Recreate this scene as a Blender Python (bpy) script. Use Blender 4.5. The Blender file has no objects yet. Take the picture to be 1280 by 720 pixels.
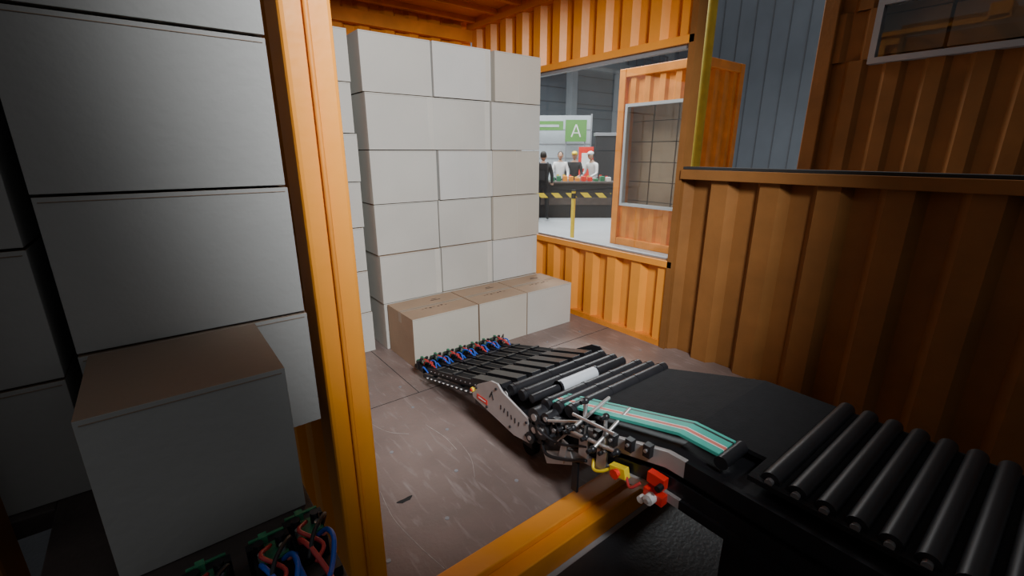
import bpy, math, random
from mathutils import Vector, Matrix, Euler
random.seed(7)
S = bpy.context.scene

# ---------------------------------------------------------------- materials
def mat(name, col, rough=0.6, metal=0.0, var=0.12, scale=6.0, bump=0.0, bscale=40.0, emit=0.0, stretch=(1,1,1), spec=0.5):
    m = bpy.data.materials.new(name); m.use_nodes = True
    nt = m.node_tree; b = nt.nodes['Principled BSDF']
    b.inputs['Roughness'].default_value = rough
    b.inputs['Metallic'].default_value = metal
    b.inputs['Specular IOR Level'].default_value = spec
    tc = nt.nodes.new('ShaderNodeTexCoord')
    mp = nt.nodes.new('ShaderNodeMapping'); mp.inputs['Scale'].default_value = stretch
    nt.links.new(tc.outputs['Object'], mp.inputs['Vector'])
    n = nt.nodes.new('ShaderNodeTexNoise'); n.inputs['Scale'].default_value = scale; n.inputs['Detail'].default_value = 6
    nt.links.new(mp.outputs[0], n.inputs['Vector'])
    r = nt.nodes.new('ShaderNodeValToRGB')
    r.color_ramp.elements[0].position = 0.3; r.color_ramp.elements[1].position = 0.7
    r.color_ramp.elements[0].color = tuple(c*(1-var) for c in col)+(1,)
    r.color_ramp.elements[1].color = tuple(min(1,c*(1+var)) for c in col)+(1,)
    nt.links.new(n.outputs['Fac'], r.inputs[0])
    nt.links.new(r.outputs[0], b.inputs['Base Color'])
    if bump > 0:
        n2 = nt.nodes.new('ShaderNodeTexNoise'); n2.inputs['Scale'].default_value = bscale
        nt.links.new(mp.outputs[0], n2.inputs['Vector'])
        bp = nt.nodes.new('ShaderNodeBump'); bp.inputs['Strength'].default_value = bump; bp.inputs['Distance'].default_value = 0.01
        nt.links.new(n2.outputs['Fac'], bp.inputs['Height']); nt.links.new(bp.outputs[0], b.inputs['Normal'])
    return m

ORANGE = mat('orange_paint', (0.82,0.30,0.030), 0.42, 0, 0.08, 3, 0.1, 25)
ORANGE2 = mat('orange_paint_worn', (0.74,0.25,0.025), 0.5, 0, 0.18, 4, 0.2, 20)
ORANGED = mat('orange_paint_dimmed', (0.22,0.090,0.022), 0.65, 0, 0.15, 3, 0.2, 20, spec=0.3)  # orange darkened in the base colour so the side areas look dimly lit
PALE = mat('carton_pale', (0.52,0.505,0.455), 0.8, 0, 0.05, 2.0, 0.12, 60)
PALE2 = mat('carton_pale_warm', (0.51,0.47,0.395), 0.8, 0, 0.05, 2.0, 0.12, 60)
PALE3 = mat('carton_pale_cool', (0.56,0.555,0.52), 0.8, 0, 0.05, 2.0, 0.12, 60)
GREYC = mat('carton_grey_dimmed', (0.34,0.335,0.32), 0.9, 0, 0.05, 2.0, 0.12, 60, spec=0.25)  # carton colour darkened to put dim light into the left stacks
GREYCT = mat('carton_brown_dimmed', (0.24,0.175,0.13), 0.9, 0, 0.07, 3.0, 0.12, 60, spec=0.25)  # kraft brown darkened the same way for the dim left cartons
KRAFT = mat('carton_kraft', (0.38,0.265,0.175), 0.8, 0, 0.09, 4, 0.12, 60)
TAPE = mat('packing_tape', (0.35,0.26,0.18), 0.3, 0, 0.06, 9)
PALETAPE = mat('packing_tape_pale', (0.58,0.56,0.50), 0.45, 0, 0.04, 9)
PRINT = mat('carton_print', (0.10,0.075,0.06), 0.8)
SEAM = mat('carton_seam', (0.30,0.28,0.24), 0.8)
BLACK = mat('black_plastic', (0.012,0.012,0.014), 0.38, 0, 0.2, 10)
BLACKM = mat('black_anodised', (0.020,0.020,0.023), 0.28, 0.3, 0.2, 10)
RUBBER = mat('belt_rubber', (0.010,0.010,0.011), 0.8, 0, 0.2, 20, 0.2, 120, spec=0.2)
SILVER = mat('aluminium', (0.62,0.61,0.60), 0.33, 0.85, 0.08, 14)
STEEL = mat('steel_plate', (0.50,0.47,0.46), 0.45, 0.5, 0.08, 10)
STEELD = mat('steel_rail_dark', (0.20,0.19,0.19), 0.5, 0.5, 0.08, 10)
GREYR = mat('grey_roller', (0.50,0.53,0.56), 0.4, 0.1, 0.06, 10)
TEAL = mat('teal_strap', (0.05,0.38,0.30), 0.55, 0, 0.1, 12)
REDP = mat('red_stripe', (0.62,0.16,0.12), 0.55, 0, 0.1, 12)
WHITEP = mat('white_plastic', (0.75,0.75,0.73), 0.5, 0, 0.05, 12)
CHALK = mat('chalk_line', (0.40,0.36,0.33), 0.8, 0, 0.3, 30)
RED = mat('red_plastic', (0.75,0.03,0.02), 0.35, 0, 0.08, 12)
YEL = mat('yellow_plastic', (0.85,0.62,0.02), 0.45, 0, 0.06, 12)
YELD = mat('yellow_paint_dark', (0.42,0.36,0.03), 0.6, 0, 0.12, 8)  # darker, duller yellow for the pole
BLUE = mat('blue_hose', (0.02,0.10,0.55), 0.3, 0, 0.1, 12)
REDH = mat('red_hose', (0.45,0.04,0.04), 0.3, 0, 0.1, 12)
GREEN = mat('green_board', (0.03,0.20,0.10), 0.45, 0, 0.3, 60)
SIGNG = mat('sign_green', (0.10,0.27,0.06), 0.5, 0, 0.05, 5)
DARKG = mat('dark_gap', (0.02,0.02,0.02), 0.9)
GREYM = mat('grey_frame', (0.30,0.31,0.33), 0.45, 0.4, 0.06, 5)
PANEL = mat('grey_panel', (0.42,0.45,0.48), 0.6, 0, 0.05, 3)
MATF = mat('rubber_mat', (0.030,0.034,0.040), 0.45, 0, 0.35, 3, 0.2, 60)
CONC = mat('hall_concrete', (0.40,0.42,0.44), 0.35, 0, 0.10, 1.2, 0.05, 20)
WALLH = mat('hall_wall', (0.36,0.40,0.45), 0.7, 0, 0.08, 0.6)
BENCH = mat('bench_plywood', (0.060,0.045,0.040), 0.6, 0, 0.3, 8, 0.2, 60)
SKIN = mat('skin', (0.48,0.28,0.19), 0.6, 0, 0.05, 20)
HAIR = mat('hair', (0.02,0.015,0.012), 0.7, 0, 0.3, 60)
CLB = mat('cloth_black', (0.015,0.015,0.018), 0.9, 0, 0.2, 30)
CLW = mat('cloth_white', (0.72,0.72,0.72), 0.9, 0, 0.06, 30)
CLN = mat('cloth_navy', (0.03,0.04,0.08), 0.9, 0, 0.2, 30)

def plywood():
    m = mat('floor_plywood', (0.205,0.152,0.134), 0.42, 0, 0.24, 2.2, 0.2, 50)
    nt = m.node_tree; b = nt.nodes['Principled BSDF']
    src = b.inputs['Base Color'].links[0].from_socket
    tc = nt.nodes.new('ShaderNodeTexCoord')
    mp = nt.nodes.new('ShaderNodeMapping'); mp.inputs['Scale'].default_value = (9,1.6,1); mp.inputs['Rotation'].default_value=(0,0,0.35)
    nt.links.new(tc.outputs['Object'], mp.inputs['Vector'])
    n = nt.nodes.new('ShaderNodeTexNoise'); n.inputs['Scale'].default_value = 3.5; n.inputs['Detail'].default_value=8; n.inputs['Distortion'].default_value=0.6
    nt.links.new(mp.outputs[0], n.inputs['Vector'])
    r = nt.nodes.new('ShaderNodeValToRGB'); r.color_ramp.elements[0].position=0.56; r.color_ramp.elements[1].position=0.76
    r.color_ramp.elements[0].color=(0,0,0,1); r.color_ramp.elements[1].color=(0.55,0.55,0.55,1)
    nt.links.new(n.outputs['Fac'], r.inputs[0])
    mx = nt.nodes.new('ShaderNodeMixRGB'); mx.inputs[2].default_value=(0.38,0.33,0.31,1)
    nt.links.new(r.outputs[0], mx.inputs[0]); nt.links.new(src, mx.inputs[1]); nt.links.new(mx.outputs[0], b.inputs['Base Color'])
    return m
PLY = plywood()

def stripes():
    m = bpy.data.materials.new('hazard_stripes'); m.use_nodes=True; nt=m.node_tree; b=nt.nodes['Principled BSDF']
    tc=nt.nodes.new('ShaderNodeTexCoord'); w=nt.nodes.new('ShaderNodeTexWave'); w.bands_direction='DIAGONAL'
    w.inputs['Scale'].default_value=2.2
    nt.links.new(tc.outputs['Object'],w.inputs['Vector'])
    r=nt.nodes.new('ShaderNodeValToRGB'); r.color_ramp.interpolation='CONSTANT'
    r.color_ramp.elements[0].color=(0.02,0.02,0.02,1); r.color_ramp.elements[1].position=0.5; r.color_ramp.elements[1].color=(0.9,0.7,0.02,1)
    nt.links.new(w.outputs['Fac'],r.inputs[0]); nt.links.new(r.outputs[0],b.inputs['Base Color'])
    return m
HAZ = stripes()

def glassm():
    m = bpy.data.materials.new('window_glass'); m.use_nodes=True; nt=m.node_tree
    for n in list(nt.nodes):
        if n.type!='OUTPUT_MATERIAL': nt.nodes.remove(n)
    out=[n for n in nt.nodes if n.type=='OUTPUT_MATERIAL'][0]
    t=nt.nodes.new('ShaderNodeBsdfTransparent'); t.inputs[0].default_value=(0.95,0.97,0.97,1)
    g=nt.nodes.new('ShaderNodeBsdfGlossy'); g.inputs['Roughness'].default_value=0.02
    mx=nt.nodes.new('ShaderNodeMixShader'); mx.inputs[0].default_value=0.05
    nt.links.new(t.outputs[0],mx.inputs[1]); nt.links.new(g.outputs[0],mx.inputs[2]); nt.links.new(mx.outputs[0],out.inputs[0])
    return m
GLASS = glassm()

# ---------------------------------------------------------------- mesh builder
class B:
    def __init__(s): s.v=[]; s.f=[]; s.m=[]; s.sm=[]; s.ml=[]
    def mi(s,m):
        if m not in s.ml: s.ml.append(m)
        return s.ml.index(m)
    def add(s,vs,fs,m,smooth=False,R=None):
        o=len(s.v)
        for p in vs:
            p=Vector(p)
            if R is not None: p=R@p
            s.v.append(p)
        k=s.mi(m)
        for i,f in enumerate(fs):
            s.f.append([o+j for j in f]); s.m.append(k); s.sm.append(smooth)
    def box(s,c,d,m,rot=None,R=None,fm=None):
        x,y,z=[k/2 for k in d]
        vs=[Vector((a*x,b*y,e*z)) for a in(-1,1) for b in(-1,1) for e in(-1,1)]
        if rot is not None:
            M=Euler(rot).to_matrix(); vs=[M@v for v in vs]
        vs=[v+Vector(c) for v in vs]
        fs=[(0,1,3,2),(4,6,7,5),(0,4,5,1),(2,3,7,6),(0,2,6,4),(1,5,7,3)]
        if fm is None: s.add(vs,fs,m,False,R)
        else:
            o=len(s.v)
            for p in vs: s.v.append((R@p) if R is not None else p)
            for f,mm in zip(fs,fm):
                s.f.append([o+j for j in f]); s.m.append(s.mi(mm)); s.sm.append(False)
    def bb(s,a,b,m,**k):
        s.box([(a[i]+b[i])/2 for i in range(3)],[abs(b[i]-a[i]) for i in range(3)],m,**k)
    def cyl(s,p1,p2,r,m,seg=18,r2=None,R=None):
        p1=Vector(p1);p2=Vector(p2); r2=r if r2 is None else r2
        d=(p2-p1).normalized(); a=d.orthogonal().normalized(); b=d.cross(a)
        vs=[];fs=[]
        for i in range(seg):
            t=2*math.pi*i/seg; o=a*math.cos(t)+b*math.sin(t)
            vs+=[p1+o*r,p2+o*r2]
        for i in range(seg):
            j=(i+1)%seg; fs.append((2*i,2*j,2*j+1,2*i+1))
        s.add(vs,fs,m,True,R)
        s.add([v for v in vs[0::2]],[tuple(range(seg))[::-1]],m,False,R)
        s.add([v for v in vs[1::2]],[tuple(range(seg))],m,False,R)
    def tube(s,pts,r,m,seg=8,n=6,R=None):
        P=[Vector(p) for p in pts]; P=[2*P[0]-P[1]]+P+[2*P[-1]-P[-2]]; c=[]
        for i in range(1,len(P)-2):
            for k in range(n):
                t=k/n; a,b,cc,d=P[i-1:i+3]
                c.append(0.5*((2*b)+(cc-a)*t+(2*a-5*b+4*cc-d)*t*t+(3*b-a-3*cc+d)*t**3))
        c.append(P[-2]); vs=[];fs=[]; prev=None
        for i,p in enumerate(c):
            d=(c[min(i+1,len(c)-1)]-c[max(i-1,0)]).normalized()
            a=d.orthogonal() if prev is None else (prev-d*prev.dot(d))
            a.normalize(); prev=a; b=d.cross(a)
            for k in range(seg):
                t=2*math.pi*k/seg; vs.append(p+(a*math.cos(t)+b*math.sin(t))*r)
        for i in range(len(c)-1):
            for k in range(seg):
                j=(k+1)%seg; fs.append((i*seg+k,i*seg+j,(i+1)*seg+j,(i+1)*seg+k))
        fs.append(tuple(range(seg))[::-1]); fs.append(tuple((len(c)-1)*seg+k for k in range(seg)))
        s.add(vs,fs,m,True,R)
    def prismx(s,poly,x0,x1,m,side=None):   # poly in (y,z)
        n=len(poly); vs=[(x0,p[0],p[1]) for p in poly]+[(x1,p[0],p[1]) for p in poly]
        s.add(vs,[(i,(i+1)%n,n+(i+1)%n,n+i) for i in range(n)],m)
        s.add(vs,[tuple(range(n))[::-1],tuple(range(n,2*n))],side or m)
    def sph(s,c,r,m,seg=14,rings=9,R=None):
        c=Vector(c); vs=[];fs=[]
        for i in range(rings+1):
            th=math.pi*i/rings
            for k in range(seg):
                ph=2*math.pi*k/seg
                vs.append(c+Vector((r[0]*math.sin(th)*math.cos(ph),r[1]*math.sin(th)*math.sin(ph),r[2]*math.cos(th))))
        for i in range(rings):
            for k in range(seg):
                j=(k+1)%seg; fs.append((i*seg+k,(i+1)*seg+k,(i+1)*seg+j,i*seg+j))
        s.add(vs,fs,m,True,R)
    def obj(s,name,parent=None,bevel=0,loc=None,rot=None):
        me=bpy.data.meshes.new(name); me.from_pydata([tuple(v) for v in s.v],[],s.f)
        for m in s.ml: me.materials.append(m)
        me.polygons.foreach_set('material_index',s.m); me.polygons.foreach_set('use_smooth',s.sm)
        me.update(); o=bpy.data.objects.new(name,me); S.collection.objects.link(o)
        if bevel:
            md=o.modifiers.new('bevel','BEVEL'); md.width=bevel; md.segments=2; md.limit_method='ANGLE'; md.angle_limit=math.radians(50)
        if parent: o.parent=parent
        if loc: o.location=loc
        if rot: o.rotation_euler=rot
        return o
def empty(name,loc=(0,0,0),rot=(0,0,0)):
    e=bpy.data.objects.new(name,None); e.location=loc; e.rotation_euler=rot; S.collection.objects.link(e); return e
def stadium(y0,z0,r0,y1,z1,r1,n=7):
    a=math.atan2(z1-z0,y1-y0); P=[]
    for i in range(n+1):
        t=a+math.pi/2+math.pi*i/n; P.append((y0+r0*math.cos(t),z0+r0*math.sin(t)))
    for i in range(n+1):
        t=a-math.pi/2+math.pi*i/n; P.append((y1+r1*math.cos(t),z1+r1*math.sin(t)))
    return P
def corr(b,axis,c,a0,a1,z0,z1,m,pitch=0.27,depth=0.045,th=0.006):
    prof=[]; seq=[(0.0,0),(0.36,0),(0.5,1),(0.86,1)]; k=0
    while a0+k*pitch<a1:
        for f,d in seq:
            p=a0+(k+f)*pitch
            if p<a1: prof.append((p,d*depth))
        k+=1
    prof.append((a1,prof[-1][1])); n=len(prof); vs=[]
    for off in (0,math.copysign(th,depth)):
        for z in (z0,z1):
            for p,d in prof:
                vs.append((c+d+off,p,z) if axis=='y' else (p,c+d+off,z))
    fs=[]
    for i in range(n-1):
        fs+= [(i,i+1,n+i+1,n+i),(2*n+i,3*n+i,3*n+i+1,2*n+i+1),(n+i,n+i+1,3*n+i+1,3*n+i),(i,2*n+i,2*n+i+1,i+1)]
    b.add(vs,fs,m)

# ---------------------------------------------------------------- hall
HZ=-0.15
b=B(); b.bb((-15,-10,HZ-0.1),(30,22,HZ),CONC); b.obj('floor_hall')
b=B(); b.bb((-6,-4,HZ),(4.2,1.07,HZ+0.012),MATF); b.bb((-6,1.07,HZ),(0.2,5.5,HZ+0.012),MATF)
for (x,y,l,a) in [(1.0,0.75,.25,.3),(1.25,0.6,.18,1.2),(0.9,0.5,.12,.8),(1.1,0.9,.1,2.2)]: b.box((x,y,HZ+0.0135),(l,0.008,0.002),CHALK,rot=(0,0,a))
b.obj('floor_mat')
b=B(); b.bb((-15,20,HZ),(30,20.3,11),WALLH)
for k in range(14): b.bb((-15,19.97,0.5+k*0.75),(30,20,0.53+k*0.75),GREYM)
b.obj('wall_hall_far')
b=B(); b.bb((30,-10,HZ),(30.3,20,11),WALLH)
for k in range(30): b.bb((29.95,-10+k,HZ),(30,-9.94+k,11),GREYM)
b.obj('wall_hall_side')
b=B(); b.bb((5,17.5,5.6),(26,17.8,6.1),PANEL)
for k in range(30): b.bb((5+k*.7,17.6,6.1),(5.05+k*.7,17.65,6.9),GREYM)
b.bb((5,17.6,6.9),(26,17.66,6.95),GREYM)
for x in (5.2,13.6,17.4,21.0,25.4): b.bb((x,17.45,HZ),(x+0.4,17.85,9),PANEL); b.bb((x-.1,17.35,HZ),(x+.5,17.95,HZ+.4),GREYM)
b.obj('hall_gantry',bevel=0.01)

# ---------------------------------------------------------------- container shell
LX,RX,Y0,Y1,CZ=0.30,3.20,1.27,4.90,3.0
b=B(); b.bb((LX,Y0,-0.04),(RX+0.06,Y1,0.0),PLY); b.obj('floor')
b=B()
b.bb((LX,Y0-0.10,HZ),(RX+0.02,Y0,0.006),ORANGE); b.bb((LX,Y0-0.17,HZ),(RX+0.02,Y0-0.102,-0.035),ORANGE2)
b.bb((LX,Y0-0.175,-0.037),(RX+0.02,Y0-0.10,-0.025),ORANGE)
b.obj('trim_threshold',bevel=0.006)
b=B()
b.bb((0.262,1.08,HZ),(0.368,1.20,CZ+0.1),ORANGE); b.bb((0.30,1.20,HZ),(0.395,1.27,CZ+0.1),ORANGE2)
b.cyl((0.312,1.072,HZ),(0.312,1.072,CZ),0.006,ORANGE2,8)
b.obj('trim_door_post',bevel=0.01)
b=B(); b.bb((0.25,1.08,CZ),(RX+.1,1.27,CZ+0.18),ORANGE); b.obj('trim_header',bevel=0.01)
b=B(); corr(b,'y',0.33,1.27,Y1,HZ,CZ,ORANGE,depth=-0.045); b.obj('wall_left')
b=B(); corr(b,'x',Y1,LX,RX+0.05,0,CZ,ORANGE)
b.bb((LX,Y1-0.07,2.78),(RX,Y1-0.005,2.90),ORANGE2); b.bb((LX,Y1-0.05,2.62),(RX,Y1-0.005,2.66),ORANGE2)
b.obj('wall_back')
b=B(); corr(b,'y',RX,2.04,Y1,2.36,CZ,ORANGE,depth=.055); corr(b,'y',RX,2.04,Y1,0,0.70,ORANGE,depth=.055); corr(b,'y',RX,4.05,Y1,0.70,2.36,ORANGE,depth=.055)
b.bb((RX-0.035,2.0,CZ-0.10),(RX+0.06,Y1,CZ),ORANGE)
b.bb((RX-0.015,2.0,0.0),(RX+0.06,Y1,0.05),ORANGE2)
b.obj('wall_right')
b=B()
b.bb((RX-0.03,2.0,0.69),(RX+0.08,4.09,0.745),ORANGE); b.bb((RX+0.0,2.045,0.745),(RX+0.05,4.05,0.765),GREYM)
b.bb((RX-0.03,2.0,2.32),(RX+0.08,4.09,2.375),ORANGE); b.bb((RX+0.0,2.045,2.29),(RX+0.05,4.05,2.32),GREYM)
b.bb((RX-0.03,4.03,0.69),(RX+0.08,4.09,2.375),ORANGE); b.bb((RX,4.0,0.75),(RX+0.05,4.03,2.3),GREYM)
b.bb((RX+0.022,2.045,0.75),(RX+0.028,4.02,2.3),GLASS)
b.obj('window_1',bevel=0.004)
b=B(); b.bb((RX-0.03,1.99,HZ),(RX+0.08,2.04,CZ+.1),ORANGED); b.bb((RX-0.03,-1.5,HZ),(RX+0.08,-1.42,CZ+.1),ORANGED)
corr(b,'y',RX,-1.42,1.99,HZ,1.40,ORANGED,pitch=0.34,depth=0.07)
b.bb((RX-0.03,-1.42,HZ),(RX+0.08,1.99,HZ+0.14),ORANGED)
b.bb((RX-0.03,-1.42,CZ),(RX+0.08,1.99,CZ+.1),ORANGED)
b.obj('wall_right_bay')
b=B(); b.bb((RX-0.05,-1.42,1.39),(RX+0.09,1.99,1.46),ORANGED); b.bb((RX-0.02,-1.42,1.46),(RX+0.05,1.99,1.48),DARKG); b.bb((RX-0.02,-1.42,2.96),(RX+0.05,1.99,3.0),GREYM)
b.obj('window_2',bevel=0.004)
b=B(); b.bb((0.25,1.08,CZ+0.0),(RX+0.1,Y1+0.06,CZ+0.05),ORANGE)
for k in range(9): b.bb((LX,1.5+k*0.4,CZ-0.05),(RX,1.55+k*0.4,CZ),ORANGE2)
b.obj('ceiling')
b=B()
for (x,y) in [(0.8,1.5),(1.2,1.5),(0.8,2.1),(1.15,2.1),(0.8,2.8),(1.15,2.75),(0.62,2.4),(0.9,3.2),(2.2,1.5),(2.7,1.6),(2.7,2.1),(3.0,2.1),(2.4,2.2),(2.9,2.7),(2.5,2.7),(0.5,1.45),(1.0,1.75),(1.1,2.45)]:
    b.cyl((x,y,0),(x,y,0.003),0.010,GREYM,12)
b.obj('floor_bolts')
b=B()
b.tube([(0.66,1.28,0.0),(0.63,1.45,0.0),(0.61,1.65,0.0),(0.63,1.85,0.0)],0.0017,CHALK,6)
b.tube([(1.07,2.24,0.0),(1.10,2.05,0.0),(1.095,1.9,0.0)],0.0012,CHALK,6)
b.tube([(1.15,2.0,0.0),(1.12,1.8,0.0),(1.05,1.65,0.0)],0.0008,CHALK,6)
b.tube([(0.8,2.5,0.0),(0.86,2.3,0.0),(0.95,2.2,0.0)],0.0008,CHALK,6)
b.bb((0.38,2.598,0.0),(3.2,2.602,0.0015),DARKG); b.bb((1.218,2.6,0.0),(1.222,4.4,0.0015),DARKG)
vs=[(0.70+0.035*math.cos(t)*(1+.3*math.sin(3*t)),1.72+0.018*math.sin(t)*(1+.4*math.cos(2*t)),0.0012) for t in [i*math.pi/12 for i in range(24)]]
b.add(vs,[tuple(range(24))],DARKG)
b.obj('floor_markings')

# ---------------------------------------------------------------- cartons
def carton(b,x0,x1,y0,y1,z0,z1,front=PALE,side=None,top=KRAFT,tape=True,rz=0.0,tilt=0.0,seam=PRINT):
    side=side or front
    c=Vector(((x0+x1)/2,(y0+y1)/2,(z0+z1)/2)); w,d,h=x1-x0,y1-y0,z1-z0
    R=Matrix.Translation(c)@Euler((tilt,0,rz)).to_matrix().to_4x4()
    g=0.003
    b.box((0,0,0),(w-g,d-g,h-g),front,R=R,fm=[side,side,front,front,front,top])
    b.box((0,-d/2+0.0012,h/2-0.010),(w-0.014,0.002,0.0018),SEAM if front is not GREYC else GREYCT,R=R)
    if tape:
        b.box((0,0,h/2-g/2+0.0006),(w-0.01,0.05,0.0012),TAPE,R=R)
        b.box((-w/2+g/2-0.0006,0,h/2-0.045),(0.0012,0.05,0.08),TAPE,R=R)
        b.box((0,0,h/2-g/2+0.0014),(w-0.02,0.002,0.0006),seam,R=R)
    return R
b=B(); CW=(2.99-1.337)/3
for dep in range(3):
    for r in range(6):
        for c in range(3):
            j=lambda s: random.uniform(-s,s)
            x0=1.337+c*CW+j(0.010); x1=1.337+(c+1)*CW+j(0.004)-0.004
            if c>0: x0=max(x0,1.337+c*CW)
            if r==5 and c==2: x0+=0.03
            if r==0 and c==0: x0=1.345
            if r==5 and c==0: x0-=0.01
            y0=3.407+dep*0.44+(j(0.016) if dep==0 and r>0 else 0)
            z0=r*0.4; z1=z0+0.3965
            R=carton(b,x0,x1,y0,y0+0.42,z0,z1,front=random.choice([PALE,PALE,PALE2,PALE3]),top=KRAFT,tape=False,rz=j(0.012))
            if dep==0:
                w=x1-x0
                if random.random()<.5: b.box((random.uniform(-.02,.02),-0.2095,0),(0.0015,0.002,0.39),PALETAPE,R=R)
                if random.random()<.5: b.box((w/2-0.035,-0.2092,0.0),(0.045,0.0015,0.39),PALETAPE,R=R)
b.obj('carton_stack',bevel=0.004)
b=B()
for dep in range(3):
    for r in range(7):
        y0=3.46+dep*0.44+random.uniform(-.01,.01)
        carton(b,0.70+random.uniform(-.01,.01),1.255+random.uniform(-.015,.012),y0,y0+0.42,r*0.343,r*0.343+0.340,front=PALE,tape=False,rz=random.uniform(-.008,.008))
b.obj('carton_stack',bevel=0.004)
for k,(x0,x1,fr,rz) in enumerate([(1.362,1.945,PALE2,0.0),(1.955,2.462,PALE2,0.004),(2.470,3.01,PALE,-0.003)]):
    b=B(); yf=2.935; d=0.455
    R=carton(b,x0,x1,yf,yf+d,0.0,0.398,front=fr,side=KRAFT,top=KRAFT,tape=True,rz=rz)
    w=x1-x0
    for q in range(7): b.box((-w/2+0.17+q*0.035,-0.06+(q%2)*0.012,0.199),(0.018,0.006+0.006*(q%3),0.0008),PRINT,R=R)
    b.box((0.08,0.1,0.199),(0.09,0.012,0.0008),PRINT,R=R); b.box((0.08,0.13,0.199),(0.05,0.01,0.0008),PRINT,R=R)
    b.obj('cardboard_box',bevel=0.004)

# ---------------------------------------------------------------- loader machine
MC=empty('robotic_conveyor_loader')
NF=7; XA,XB=1.29,2.04; pitch=(XB-XA)/NF
def lz(y): return 0.105+(2.70-y)*0.245
SL=-math.atan(0.245)
b=B()
for i in range(NF):
    xc=XA+pitch*(i+0.5); w=0.070
    b.prismx(stadium(1.74,lz(1.74),0.034,2.66,lz(2.66),0.020),xc-w/2+0.008,xc+w/2-0.008,RUBBER)
    for sx in(-1,1):
        xs=xc+sx*(w/2-0.004)
        b.prismx(stadium(1.78,lz(1.78)+0.004,0.032,2.62,lz(2.62)+0.002,0.019),xs-0.004,xs+0.004,BLACKM)
    for k in range(14):
        y=1.86+k*0.055; b.cyl((xc-w/2-0.003,y,lz(y)+0.004),(xc-w/2+0.001,y,lz(y)+0.004),0.0045,SILVER,8)
    b.prismx([(1.76,lz(1.76)+0.03),(1.77,lz(1.77)+0.056),(2.06,lz(2.06)+0.046),(2.08,lz(2.08)+0.028)],xc-0.033,xc+0.033,BLACKM)
    b.cyl((xc-0.036,2.06,lz(2.06)+0.036),(xc+0.036,2.06,lz(2.06)+0.036),0.010,BLACK,12)
    b.box((xc,2.28,lz(2.28)+0.032),(0.066,0.03,0.010),BLACK,rot=(SL,0,0)); b.box((xc,2.50,lz(2.50)+0.026),(0.066,0.03,0.010),BLACK,rot=(SL,0,0))
    b.cyl((xc-0.034,1.735,lz(1.735)),(xc-0.028,1.735,lz(1.735)),0.018,STEEL,14)
b.obj('finger_conveyors',MC,bevel=0.0015)
b=B()
for y,dz,r in((2.55,-0.035,0.010),(2.2,-0.04,0.012),(1.9,-0.05,0.018)):
    b.cyl((XA-0.0,y,lz(y)+dz),(XB+0.0,y,lz(y)+dz),r,BLACKM,14)
b.prismx([(1.6,0.20),(1.6,0.30),(2.0,0.235),(2.0,0.17)],XA,XB,BLACK)
for k in range(12):
    y=1.98+k*0.055; b.box((XA-0.008,y,lz(y)-0.038),(0.008,0.018,0.006),WHITEP,rot=(SL,0,0))
b.prismx([(1.95,lz(1.95)-0.055),(1.95,lz(1.95)-0.028),(2.66,lz(2.66)-0.022),(2.66,lz(2.66)-0.045)],XA-0.004,XA+0.004,BLACKM)
b.obj('finger_frame',MC,bevel=0.002)
def head(b,x,y,z,k=0,sc=1.0):
    T=Matrix.Translation((x,y,z))@Matrix.Scale(sc,4)
    b.box((0,0,0.0),(0.060,0.06,0.045),BLACK,R=T)
    b.box((0,0.035,0.012),(0.075,0.018,0.055),BLACKM,R=T)
    b.box((0.002,0.0,0.040),(0.050,0.045,0.006),GREEN,R=T)
    b.box((0.0,0.047,0.02),(0.062,0.006,0.045),GREEN,R=T)
    for sx in(-.018,.018):
        b.cyl((sx,0.045,-0.012),(sx,0.075,-0.012),0.014,BLACK,12,r2=0.019,R=T)
        b.cyl((sx,0.005,0.043),(sx,0.005,0.066),0.009,BLACKM,10,R=T)
        b.cyl((sx,-0.012,0.043),(sx,-0.012,0.056),0.006,SILVER,8,R=T)
    b.box((-0.008,0.02,0.060),(0.014,0.014,0.016),GREEN,R=T)
    b.sph((0.026,-0.02,0.03),(0.008,0.008,0.008),REDP,8,6,R=T)
    b.tube([(-0.018,-0.02,0.03),(-0.022,-0.05,0.065),(-0.012,-0.09,0.07),(0.0,-0.13,0.05),(0.004,-0.17,0.045)],0.0048,REDH if k%2==0 else BLUE,R=T)
    b.tube([(0.015,-0.02,0.03),(0.028,-0.045,0.055),(0.03,-0.08,0.06),(0.015,-0.12,0.05),(0.0,-0.15,0.05)],0.0048,BLUE,R=T)
    b.tube([(0.0,0.0,0.055),(-0.02,-0.04,0.075),(0.01,-0.08,0.06),(-0.01,-0.11,0.055)],0.004,REDH,R=T)
    b.tube([(-0.025,-0.01,0.0),(-0.035,-0.05,0.03),(-0.03,-0.10,0.01)],0.005,BLUE,R=T)
    b.tube([(0.025,0.0,0.02),(0.03,-0.03,0.08),(0.0,-0.07,0.085),(-0.02,-0.1,0.06)],0.004,BLACK,R=T)
b=B()
for i in range(NF): head(b,XA+pitch*(i+0.5),2.735,0.10,i,1.15)
b.obj('gripper_heads',MC)
b=B()
def bz(y):
    if y>=1.5: return 0.375+(1.74-y)*0.10
    if y>=0.75: return 0.399+(1.5-y)*0.27
    return 0.60
for y in(1.70,1.61,1.43,1.35,1.27):
    b.cyl((XA+0.03,y,bz(y)),(XB-0.0,y,bz(y)),0.030,BLACK,20)
    for x in(XA+0.05,XA+0.30,XB-0.25,XB-0.04): b.cyl((x,y,bz(y)),(x+0.015,y,bz(y)),0.0325,BLACKM,20)
b.cyl((XA+0.03,1.53,bz(1.53)+0.01),(1.52,1.53,bz(1.53)+0.01),0.022,BLACKM,16)
b.cyl((1.50,1.53,bz(1.53)+0.012),(1.78,1.53,bz(1.53)+0.012),0.034,GREYR,24)
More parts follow.
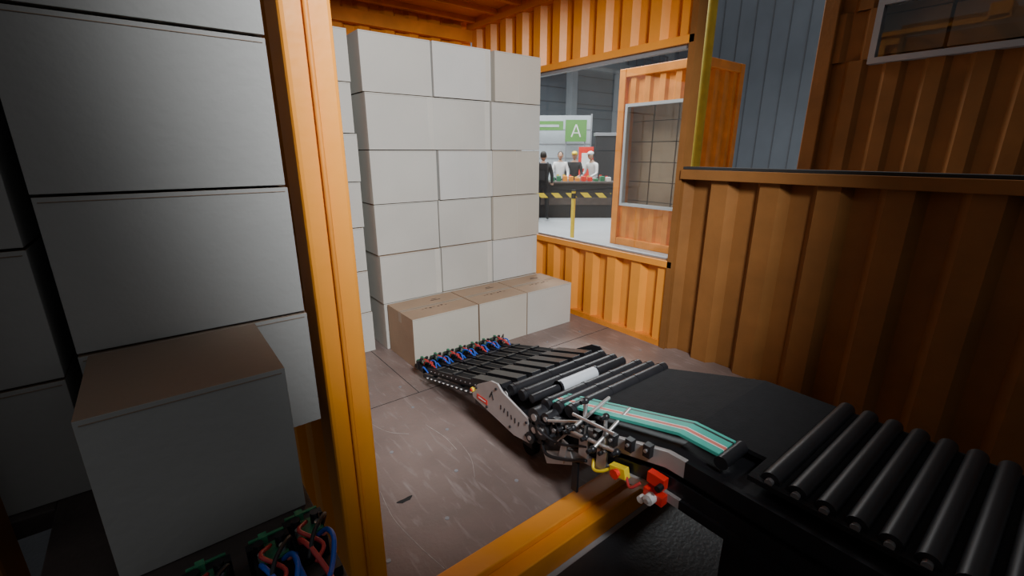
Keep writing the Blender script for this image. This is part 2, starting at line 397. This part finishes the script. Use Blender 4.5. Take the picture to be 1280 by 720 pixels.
b.cyl((1.78,1.53,bz(1.53)+0.012),(2.02,1.53,bz(1.53)+0.012),0.027,BLACK,20)
for x in(1.50,1.775): b.cyl((x,1.53,bz(1.53)+0.012),(x+0.012,1.53,bz(1.53)+0.012),0.037,BLACKM,20)
b.obj('cross_rollers',MC)
b=B()
pl=[(1.98,0.235),(1.99,0.270),(1.93,0.335),(1.80,0.410),(1.74,0.417),(1.70,0.388),(1.49,0.335),(1.475,0.205),(1.60,0.185)]
b.prismx(pl,1.262,1.272,STEEL); b.prismx(pl,XB+0.01,XB+0.02,BLACKM)
b.obj('side_plates',MC,bevel=0.002)
b=B()
for k,(y,z,a,l) in enumerate([(1.80,0.33,0.5,0.06),(1.785,0.325,-0.4,0.05),(1.71,0.295,0,0.03),(1.68,0.29,0.3,0.035),(1.65,0.285,0,0.035),(1.62,0.28,-0.3,0.03),(1.59,0.275,0,0.035),(1.56,0.27,0.2,0.03)]):
    b.box((1.2605,y,z),(0.002,0.007,l*.8),BLACK,rot=(a,0,0))
b.box((1.2605,1.885,0.262),(0.002,0.10,0.028),RED); b.box((1.2600,1.885,0.262),(0.002,0.07,0.008),WHITEP)
b.cyl((1.25,1.975,0.285),(1.262,1.975,0.285),0.014,YEL,14); b.cyl((1.245,1.975,0.285),(1.25,1.975,0.285),0.009,RED,12)
for (y,z) in [(1.94,0.31),(1.75,0.385),(1.5,0.31),(1.5,0.24),(1.63,0.22),(1.84,0.235)]: b.cyl((1.256,y,z),(1.262,y,z),0.007,BLACKM,10)
b.obj('plate_details',MC)
b=B()
top=[(y,bz(y)) for y in (1.24,1.0,0.75)]+[(-1.0,0.60)]
b.prismx(top+[(-1.0,0.585),(0.75,0.585),(1.0,bz(1.0)-0.015),(1.24,bz(1.24)-0.015)],1.475,2.03,RUBBER)
b.prismx([(0.50,0.602),(0.50,0.585),(-1.0,0.585),(-1.0,0.602)],1.34,1.475,RUBBER)
for i in range(10):
    y=0.44-i*0.075
    b.cyl((1.36,y,0.606),(2.03,y,0.606),0.028,BLACK,20)
    b.cyl((1.345,y,0.606),(1.36,y,0.606),0.012,STEELD,10)
b.obj('belt_bed',MC)
b=B()
for x0,x1,m1 in((1.285,1.305,STEEL),(2.05,2.07,BLACKM)):
    b.prismx([(1.42,bz(1.42)-0.10),(1.42,bz(1.42)-0.045),(0.75,0.565),(0.68,0.565),(0.68,0.50),(0.75,0.50)],x0,x1,m1)
    b.prismx([(0.68,0.50),(0.68,0.565),(-1.0,0.565),(-1.0,0.50)],x0,x1,BLACKM)
b.prismx([(1.45,bz(1.42)-0.14),(1.45,bz(1.42)-0.05),(0.75,0.55),(-1.0,0.55),(-1.0,0.40),(0.75,0.40),(1.2,0.30)],1.31,2.045,BLACK)
b.prismx([(1.30,0.26),(1.30,0.295),(0.75,0.41),(0.68,0.41),(0.68,0.375),(0.75,0.375)],1.275,1.30,STEEL)
b.prismx([(0.68,0.375),(0.68,0.41),(-1,0.41),(-1,0.375)],1.275,1.30,BLACKM)
b.prismx([(1.15,0.30),(1.15,0.37),(0.75,0.47),(-1,0.47),(-1,0.41),(0.75,0.41)],1.29,1.305,BLACKM)
b.obj('side_frames',MC,bevel=0.003)
b=B()
cols=[(TEAL,0.032),(WHITEP,0.005),(REDP,0.016),(WHITEP,0.005),(TEAL,0.034),(BLACK,.01),(TEAL,.014)]
x=1.345
for m_,w in cols:
    yy=[1.46,1.3,1.1,0.9,0.75,0.60]
    b.prismx([(y,bz(y)+0.018) for y in yy]+[(y,bz(y)+0.006) for y in yy[::-1]],x,x+w-0.001,m_); x+=w
b.cyl((1.335,0.585,0.595),(1.475,0.585,0.595),0.024,BLACKM,20)
b.obj('guide_straps',MC)
b=B()
for (y,z,r,l) in [(1.44,0.37,0.045,0.05),(1.44,0.30,0.04,0.05),(1.36,0.40,0.03,0.05),(1.38,0.33,0.045,0.06),(1.46,0.25,0.03,0.06),(1.30,0.37,0.03,0.05)]:
    b.cyl((1.31-l,y,z),(1.32,y,z),r,BLACK,18); b.cyl((1.305-l,y,z),(1.31-l,y,z),r*0.4,SILVER,12)
b.box((1.29,1.36,0.30),(0.05,0.20,0.12),BLACK)
def bar(p,q,w,m_): b.cyl(p,q,w,m_,10)
bar((1.27,1.13,0.34),(1.27,1.13,0.60),0.009,SILVER); bar((1.27,1.02,0.34),(1.27,1.02,0.58),0.008,SILVER)
bar((1.25,1.20,0.43),(1.25,0.94,0.47),0.008,SILVER); bar((1.25,1.18,0.52),(1.25,0.96,0.54),0.007,SILVER)
bar((1.20,1.13,0.50),(1.42,1.13,0.56),0.008,SILVER); bar((1.20,1.02,0.46),(1.42,1.02,0.56),0.008,SILVER)
bar((1.24,1.32,0.42),(1.30,1.10,0.50),0.007,SILVER); bar((1.27,1.30,0.30),(1.27,1.10,0.56),0.006,SILVER)
for p in [(1.27,1.13,0.60),(1.27,1.13,0.50),(1.27,1.02,0.58),(1.25,1.20,0.43),(1.25,0.94,0.47),(1.20,1.13,0.50),(1.20,1.02,0.46),(1.27,1.02,0.42),(1.25,1.10,0.45),(1.27,1.26,0.40),(1.26,1.30,0.35)]:
    b.sph(p,(0.015,0.015,0.015),BLACK,10,7); b.cyl((p[0]-0.03,p[1],p[2]),(p[0]-0.012,p[1],p[2]),0.009,BLACKM,8)
for y in(1.30,1.22,1.14,1.06,0.98,0.9,0.82):
    b.box((1.275,y,bz(y)-0.045),(0.03,0.03,0.05),BLACK); b.cyl((1.252,y,bz(y)-0.04),(1.262,y,bz(y)-0.04),0.007,SILVER,8)
b.box((1.262,1.27,0.245),(0.008,0.20,0.06),SILVER,rot=(-0.5,0,0)); b.box((1.26,1.16,0.215),(0.012,0.035,0.15),BLACK)
b.box((1.255,1.235,0.30),(0.008,0.035,0.12),SILVER,rot=(0.2,0,0))
for y in(1.12,1.02): b.box((1.262,y,0.385),(0.012,0.05,0.09),SILVER)
b.tube([(1.27,1.40,0.28),(1.24,1.33,0.24),(1.25,1.22,0.27),(1.26,1.10,0.33)],0.008,BLACK)
b.tube([(1.27,1.42,0.34),(1.22,1.36,0.36),(1.24,1.25,0.34),(1.26,1.1,0.40)],0.006,BLACK)
b.obj('guide_brackets',MC,bevel=0.0015)
b=B()
ey=0.93; ez=0.385
b.box((1.262,ey,ez),(0.03,0.075,0.045),YEL,rot=(-0.25,0,0)); b.cyl((1.247,ey,ez),(1.232,ey,ez),0.016,RED,18); b.cyl((1.232,ey,ez),(1.226,ey,ez),0.020,RED,18)
b.tube([(1.26,ey+.035,ez-.005),(1.245,ey+.075,ez-.04),(1.25,ey+.12,ez-.06),(1.27,ey+.14,ez-.03)],0.007,YEL)
b.tube([(1.26,ey-.035,ez-.005),(1.24,ey-.07,ez-.02),(1.26,ey-.1,ez+.01)],0.006,REDH)
my=0.765
b.box((1.265,my,0.45),(0.03,0.07,0.045),RED); b.box((1.26,my,0.385),(0.035,0.08,0.04),RED)
b.cyl((1.245,my,0.385),(1.215,my,0.385),0.020,WHITEP,16); b.cyl((1.215,my,0.385),(1.205,my,0.385),0.010,STEEL,12)
b.cyl((1.245,my+.035,0.36),(1.22,my+.035,0.36),0.014,WHITEP,14); b.cyl((1.245,my-.03,0.45),(1.22,my-.03,0.45),0.012,BLACK,12)
b.obj('emergency_stop_and_coupling',MC,bevel=0.002)
b=B()
b.bb((1.36,-0.95,0.10),(1.99,0.55,0.40),BLACK)
for x in(1.40,1.95):
    for y in(-0.85,0.4):
        b.cyl((x-0.03,y,HZ+0.09),(x+0.03,y,HZ+0.09),0.078,RUBBER,22); b.bb((x-0.04,y-0.04,0.0),(x+0.04,y+0.04,0.12),STEEL)
    b.cyl((x-0.02,1.62,0.05),(x+0.02,1.62,0.05),0.049,RUBBER,20); b.bb((x-0.03,1.58,0.06),(x+0.03,1.66,0.22),BLACKM)
b.obj('chassis',MC,bevel=0.004)

# ---------------------------------------------------------------- left: cartons on bench beside the container
b=B()
b.bb((-0.24,0.5,0.91),(0.14,1.55,0.95),BENCH); b.bb((-0.85,1.07,0.91),(-0.24,1.55,0.95),BENCH)
for (x,y) in((-0.2,0.55),(0.08,0.55),(-0.8,1.12),(-0.8,1.5),(0.08,1.5)): b.bb((x-.025,y-.025,HZ+.012),(x+.025,y+.025,0.91),BLACKM)
b.bb((-0.2,0.53,0.3),(0.1,0.56,0.34),BLACKM); b.bb((-0.8,1.49,0.3),(0.1,1.52,0.34),BLACKM)
b.obj('workbench',bevel=0.003)
b=B()
for r in range(6):
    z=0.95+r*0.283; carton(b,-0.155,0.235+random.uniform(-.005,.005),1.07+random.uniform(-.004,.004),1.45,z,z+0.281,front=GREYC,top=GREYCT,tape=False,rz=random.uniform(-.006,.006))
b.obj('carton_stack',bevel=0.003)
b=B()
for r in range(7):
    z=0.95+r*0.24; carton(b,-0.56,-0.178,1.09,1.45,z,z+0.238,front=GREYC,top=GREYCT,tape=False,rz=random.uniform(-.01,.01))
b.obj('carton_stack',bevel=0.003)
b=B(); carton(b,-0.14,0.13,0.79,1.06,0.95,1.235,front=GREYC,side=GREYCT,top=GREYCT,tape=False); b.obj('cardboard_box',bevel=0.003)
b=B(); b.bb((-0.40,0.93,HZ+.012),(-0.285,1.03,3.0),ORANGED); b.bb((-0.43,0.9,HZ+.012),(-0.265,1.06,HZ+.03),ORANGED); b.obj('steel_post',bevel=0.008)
b=B()
for k,(x,y) in enumerate([(-0.03,0.655),(0.05,0.655),(0.105,0.67)]): head(b,x,y,0.973,k,0.8)
b.bb((-0.08,0.60,0.951),(0.135,0.63,0.97),BLACKM)
b.obj('gripper_head_set')

# ---------------------------------------------------------------- things in the hall
def container(name,x0,x1,y0,y1,wy0,wy1,wz0,wz1,H=3.0,P=ORANGE2,FR=PANEL):
    E=empty(name); b=B()
    for (x,y) in((x0,y0),(x0,y1-.14),(x1-.14,y0),(x1-.14,y1-.14)): b.bb((x,y,HZ),(x+.14,y+.14,H),P)
    for z in(HZ,H-0.14):
        b.bb((x0+.01,y0+.1,z),(x0+.12,y1-.1,z+.14),P); b.bb((x1-.12,y0+.1,z),(x1-.01,y1-.1,z+.14),P)
        b.bb((x0+.1,y0+.01,z),(x1-.1,y0+.12,z+.14),P); b.bb((x0+.1,y1-.12,z),(x1-.1,y1-.01,z+.14),P)
    b.bb((x0+.02,y0+.02,H-.06),(x1-.02,y1-.02,H-.02),P)
    b.obj('frame',E,bevel=0.01)
    b=B(); c=x0+0.04
    corr(b,'y',c,y0+.1,y1-.1,HZ+.1,wz0,P,pitch=.3); corr(b,'y',c,y0+.1,y1-.1,wz1,H-.1,P,pitch=.3)
    corr(b,'y',c,y0+.1,wy0,wz0,wz1,P,pitch=.3); corr(b,'y',c,wy1,y1-.1,wz0,wz1,P,pitch=.3)
    corr(b,'y',x1-.04,y0+.1,y1-.1,HZ+.1,H-.1,P,pitch=.3,depth=-.045)
    corr(b,'x',y0+.04,x0+.1,x1-.1,HZ+.1,H-.1,P,pitch=.3); corr(b,'x',y1-.04,x0+.1,x1-.1,HZ+.1,H-.1,P,pitch=.3,depth=-.045)
    b.obj('corrugated_walls',E)
    b=B(); t=.05
    b.bb((x0-.01,wy0-t,wz0-t),(x0+.09,wy1+t,wz0),FR); b.bb((x0-.01,wy0-t,wz1),(x0+.09,wy1+t,wz1+t),FR)
    b.bb((x0-.01,wy0-t,wz0),(x0+.09,wy0,wz1),FR); b.bb((x0-.01,wy1,wz0),(x0+.09,wy1+t,wz1),FR)
    b.bb((x0+.03,wy0,wz0),(x0+.036,wy1,wz1),GLASS)
    b.obj('window_frame',E)
    b=B(); n=int((wy1-wy0+.2)/.5)+1
    for r in range(int((wz1+.1-HZ-.1)/.36)+1):
        for k in range(n):
            carton(b,x0+.35,x0+.8,wy0-.1+k*.5,wy0-.1+k*.5+.475,HZ+.12+r*.36,HZ+.12+r*.36+.35,front=KRAFT,side=KRAFT,tape=False)
    b.obj('stored_cartons',E)
container('shipping_container',7.04,8.3,4.22,5.86,4.42,5.63,0.66,2.36)
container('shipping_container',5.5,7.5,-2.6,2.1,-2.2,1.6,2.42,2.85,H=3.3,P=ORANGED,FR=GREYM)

def bollard(x,y,h,r):
    b=B(); b.cyl((x,y,HZ),(x,y,HZ+h),r,YEL,20); b.cyl((x,y,HZ),(x,y,HZ+.03),r*2.2,YEL,20); b.cyl((x,y,HZ+h),(x,y,HZ+h+.02),r*1.05,BLACK,20)
    b.cyl((x,y,HZ+h-.14),(x,y,HZ+h-.04),r*1.1,BLACK,20)
    return b.obj('barrier_post')
bollard(6.55,6.42,1.0,0.04); bollard(4.9,7.7,1.0,0.04)
b=B(); b.cyl((5.7,3.4,HZ),(5.7,3.4,3.6),0.06,YELD,24); b.cyl((5.7,3.4,HZ),(5.7,3.4,HZ+.04),0.16,YELD,24); b.obj('yellow_pole')
def tape(x0,y0,x1,y1,z,g0=.045,g1=.045):
    L=math.hypot(x1-x0,y1-y0); ux,uy=(x1-x0)/L,(y1-y0)/L
    x0+=ux*g0;y0+=uy*g0;x1-=ux*g1;y1-=uy*g1;L-=g0+g1
    b=B(); b.box((0,0,0),(L,0.004,0.09),HAZ)
    b.obj('barrier_tape',loc=((x0+x1)/2,(y0+y1)/2,z),rot=(0,0,math.atan2(y1-y0,x1-x0)))
tape(4.9,7.7,6.55,6.42,0.77); tape(6.55,6.42,7.04,5.87,0.78,.045,.02)

VR=-math.radians(38)
def at(u,t,w=0.25):
    F=.9583+.2857*w; return ((.788*u+.6157*F)*t,(-.6157*u+.788*F)*t)
E=empty('display_counter',(9.39,9.07,HZ),(0,0,VR))
b=B(); b.bb((-1.3,-.35,0),(0.95,.35,0.92),CLB); b.bb((-1.35,-.4,.92),(1.0,.4,.97),BENCH); b.bb((-1.3,-.37,.35),(.9,-.352,.55),BENCH)
b.obj('counter_body',E,bevel=0.01)
b=B()
for k in range(12):
    x=-1.1+k*.17; m_=random.choice([RED,ORANGE,WHITEP,GREEN,REDP]); h=random.uniform(.05,.14)
    b.bb((x,-.2,.97),(x+.11,.05,.97+h),m_); b.cyl((x+.05,.15,.97),(x+.05,.15,.97+h*1.2),.035,random.choice([WHITEP,YEL,RED]),12)
b.obj('goods',E,bevel=0.004)
x,y=at(.21,15.5); E=empty('exhibition_booth',(x,y,HZ),(0,0,VR))
b=B(); b.bb((-.45,0,0),(1.6,.2,2.25),CLB); b.bb((-.5,-.03,2.25),(1.6,.25,2.35),GREYM); b.bb((-1.0,.1,.6),(-.5,.14,1.9),RED); b.bb((-1.0,.14,0),(-.95,.18,1.9),GREYM); b.bb((-.55,.14,0),(-.5,.18,1.9),GREYM)
b.bb((-.9,.09,1.2),(-.6,.1,1.7),WHITEP)
b.obj('booth_panels',E,bevel=0.005)
x,y=at(.14,16,.34); E=empty('sign_stand',(x,y,2.3),(0,0,VR))
b=B(); b.bb((-.37,-.03,-.36),(.37,.03,.36),SIGNG)
b.box((-.08,-.035,0),(.04,.01,.44),WHITEP,rot=(0,.36,0)); b.box((.08,-.035,0),(.04,.01,.44),WHITEP,rot=(0,-.36,0)); b.bb((-.1,-.04,-.09),(.1,-.03,-.06),WHITEP)
b.bb((-1.5,-.02,.02),(-.45,.02,.32),SIGNG); b.bb((-1.4,-.03,.12),(-.6,-.02,.2),PANEL)
for xx in(-1.47,-.33,.33): b.cyl((xx,0.04,HZ-2.3),(xx,0.04,.36),.02,GREYM,8)
b.obj('sign_panels',E)
x,y=at(.05,17); b=B(); b.bb((-1.8,0,0),(2.0,.1,3.0),PANEL); b.bb((-1.85,-.03,0),(-1.8,.13,3.05),GREYM); b.bb((2.0,-.03,0),(2.05,.13,3.05),GREYM)
for k in range(1,6): b.bb((-1.8,-.012,k*.5),(2.0,0,k*.5+.03),GREYM)
b.obj('partition_panel',loc=(x,y,HZ),rot=(0,0,VR))
x,y=at(.0,13.6); b=B(); b.bb((-.5,0,0),(.5,.5,1.1),GREYM); b.bb((-.55,-.05,1.1),(.55,.55,1.15),BLACK); b.obj('reception_desk',loc=(x,y,HZ),rot=(0,0,VR),bevel=.01)

# ---------------------------------------------------------------- people
def person(name,loc,face,top,legs,hairm=HAIR,cap=None,lean=0.0,reach=0.2,pack=False,stride=0.0):
    V=[];Ed=[];Rr=[];lab=[]
    def v(p,r):
        V.append(p);Rr.append(r);return len(V)-1
    def e(a,c,m): Ed.append((a,c)); lab.append(m)
    L=lambda y,z: y+lean*max(0,z-0.95)
    pel=v((0,0,.95),.135); sp=v((0,L(0,1.12),1.12),.12); ch=v((0,L(0,1.3),1.30),.145); nb=v((0,L(0,1.45),1.45),.07); nk=v((0,L(.01,1.54),1.54),.052)
    e(pel,sp,top);e(sp,ch,top);e(ch,nb,top);e(nb,nk,SKIN)
    for s in(-1,1):
        sh=v((s*.175,L(0,1.41),1.41),.062); el=v((s*.235,L(.02,1.14)+reach*.3,1.14),.044)
        wr=v((s*.22,L(.08,1.0)+reach,.98+reach*.25),.027); pa=v((s*.215,L(.1,1.0)+reach+.07,.95+reach*.3),.032)
        e(ch,sh,top);e(sh,el,top);e(el,wr,top);e(wr,pa,SKIN)
        px,py,pz=V[pa]
        for k,(dx,ln) in enumerate([(-.026,.06),(-.009,.072),(.009,.068),(.026,.055)]):
            f1=v((px+dx,py+ln*.6,pz-.015),.009); f2=v((px+dx,py+ln,pz-.04),.008); e(pa,f1,SKIN);e(f1,f2,SKIN)
        t1=v((px-s*.04,py+.0,pz-.005),.010); t2=v((px-s*.055,py+.035,pz-.02),.009); e(pa,t1,SKIN);e(t1,t2,SKIN)
        hp=v((s*.09,0,.88),.095); kn=v((s*.10,.03+s*stride*.5,.50),.062); an=v((s*.10,s*stride-.01,.10),.042); to=v((s*.11,s*stride+.14,.045),.042)
        e(pel,hp,legs);e(hp,kn,legs);e(kn,an,legs);e(an,to,BLACK)
    me=bpy.data.meshes.new('sk'); me.from_pydata(V,Ed,[]); o=bpy.data.objects.new('sk',me); S.collection.objects.link(o)
    o.modifiers.new('s','SKIN')
    for i,r in enumerate(Rr):
        me.skin_vertices[0].data[i].radius=(r,r)
    me.skin_vertices[0].data[0].use_root=True
    sb=o.modifiers.new('u','SUBSURF'); sb.levels=1; sb.render_levels=1
    dg=bpy.context.evaluated_depsgraph_get(); ev=o.evaluated_get(dg); m2=bpy.data.meshes.new_from_object(ev)
    b=B(); b.v=[v_.co.copy() for v_ in m2.vertices]
    segs=[(Vector(V[a]),Vector(V[c]),l) for (a,c),l in zip(Ed,lab)]
    for p in m2.polygons:
        c=p.center; best=None;bd=9
        for a,d,l in segs:
            ab=d-a; t=max(0,min(1,(c-a).dot(ab)/ab.length_squared)); q=(c-a-ab*t).length
            if q<bd: bd=q;best=l
        b.f.append(list(p.vertices)); b.m.append(b.mi(best)); b.sm.append(True)
    bpy.data.objects.remove(o)
    hy=L(.02,1.64)
    b.sph((0,hy,1.635),(.075,.095,.115),SKIN,16,12)
    b.sph((0,hy-.018,1.662),(.082,.096,.100),hairm,16,10)
    b.cyl((0,hy+.085,1.645),(0,hy+.112,1.615),.008,SKIN,8,r2=.016)
    for s in(-1,1):
        b.sph((s*.078,hy,1.63),(.012,.02,.03),SKIN,8,6); b.sph((s*.03,hy+.085,1.645),(.012,.008,.008),WHITEP,8,6); b.sph((s*.03,hy+.091,1.645),(.006,.005,.006),BLACK,6,5)
    b.sph((0,hy+.088,1.58),(.024,.008,.006),REDP,8,5)
    if cap:
        b.sph((0,hy,1.69),(.088,.104,.075),cap,16,8); b.box((0,hy+.12,1.69),(.13,.09,.012),cap)
    if pack:
        b.box((0,L(-.2,1.25),1.25),(.30,.16,.44),CLB,rot=(.1,0,0)); b.box((0,L(-.29,1.18),1.18),(.22,.05,.22),CLB)
        for s in(-1,1): b.tube([(s*.1,L(-.13,1.44),1.44),(s*.11,L(.06,1.47),1.47),(s*.12,L(.15,1.3),1.3),(s*.13,L(-.05,1.08),1.08)],.018,CLB)
    return b.obj(name,loc=(loc[0],loc[1],HZ),rot=(0,0,face))
x,y=at(.068,11.6); person('visitor_man',(x,y),-0.9,CLB,CLB,pack=True,reach=0.0,stride=.12)
x,y=at(.105,13.6); person('booth_attendant',(x,y),2.4,CLW,CLN)
x,y=at(.136,13.6); person('booth_attendant',(x,y),2.2,CLB,CLB,cap=YEL)
x,y=at(.180,13.5); person('booth_attendant',(x,y),1.6,CLW,CLB,cap=CLW,lean=.25,reach=.3)

# ---------------------------------------------------------------- lights
def spot(name,loc,tgt,p,ang,blend,size,col=(1,1,1)):
    l=bpy.data.lights.new(name,'SPOT'); l.energy=p; l.spot_size=math.radians(ang); l.spot_blend=blend; l.shadow_soft_size=size; l.color=col
    o=bpy.data.objects.new(name,l); o.location=loc; o.rotation_euler=(Vector(tgt)-Vector(loc)).to_track_quat('-Z','Y').to_euler(); S.collection.objects.link(o)
def area(name,loc,tgt,p,sx,sy,col=(1,1,1)):
    l=bpy.data.lights.new(name,'AREA'); l.energy=p; l.shape='RECTANGLE'; l.size=sx; l.size_y=sy; l.color=col
    o=bpy.data.objects.new(name,l); o.location=loc; o.rotation_euler=(Vector(tgt)-Vector(loc)).to_track_quat('-Z','Y').to_euler(); S.collection.objects.link(o)
spot('centre_key_spot',(0.6,-0.7,2.95),(2.05,3.0,0.95),900,60,0.3,0.40,(0.94,0.97,1.0))  # added key light, no real fixture; narrow cone brightens the centre, leaves sides dim
area('hall_lamp',(9,10,6.5),(9,10,0),1700,7,7,(0.95,0.98,1))
area('hall_lamp',(5.2,6.6,5.5),(7.3,5.0,1.2),330,2,2,(1,0.97,0.92))

W=bpy.data.worlds.new('hall_ambience'); S.world=W; W.use_nodes=True
W.node_tree.nodes['Background'].inputs[0].default_value=(0.95,0.97,1.0,1); W.node_tree.nodes['Background'].inputs[1].default_value=0.16

cam=bpy.data.cameras.new('camera'); co=bpy.data.objects.new('camera',cam); S.collection.objects.link(co); S.camera=co
cam.sensor_width=36; cam.lens=570/1280*36; cam.clip_start=0.02
co.location=(0,0,1.584); co.rotation_euler=(math.radians(90-16.6),0,-math.radians(38))
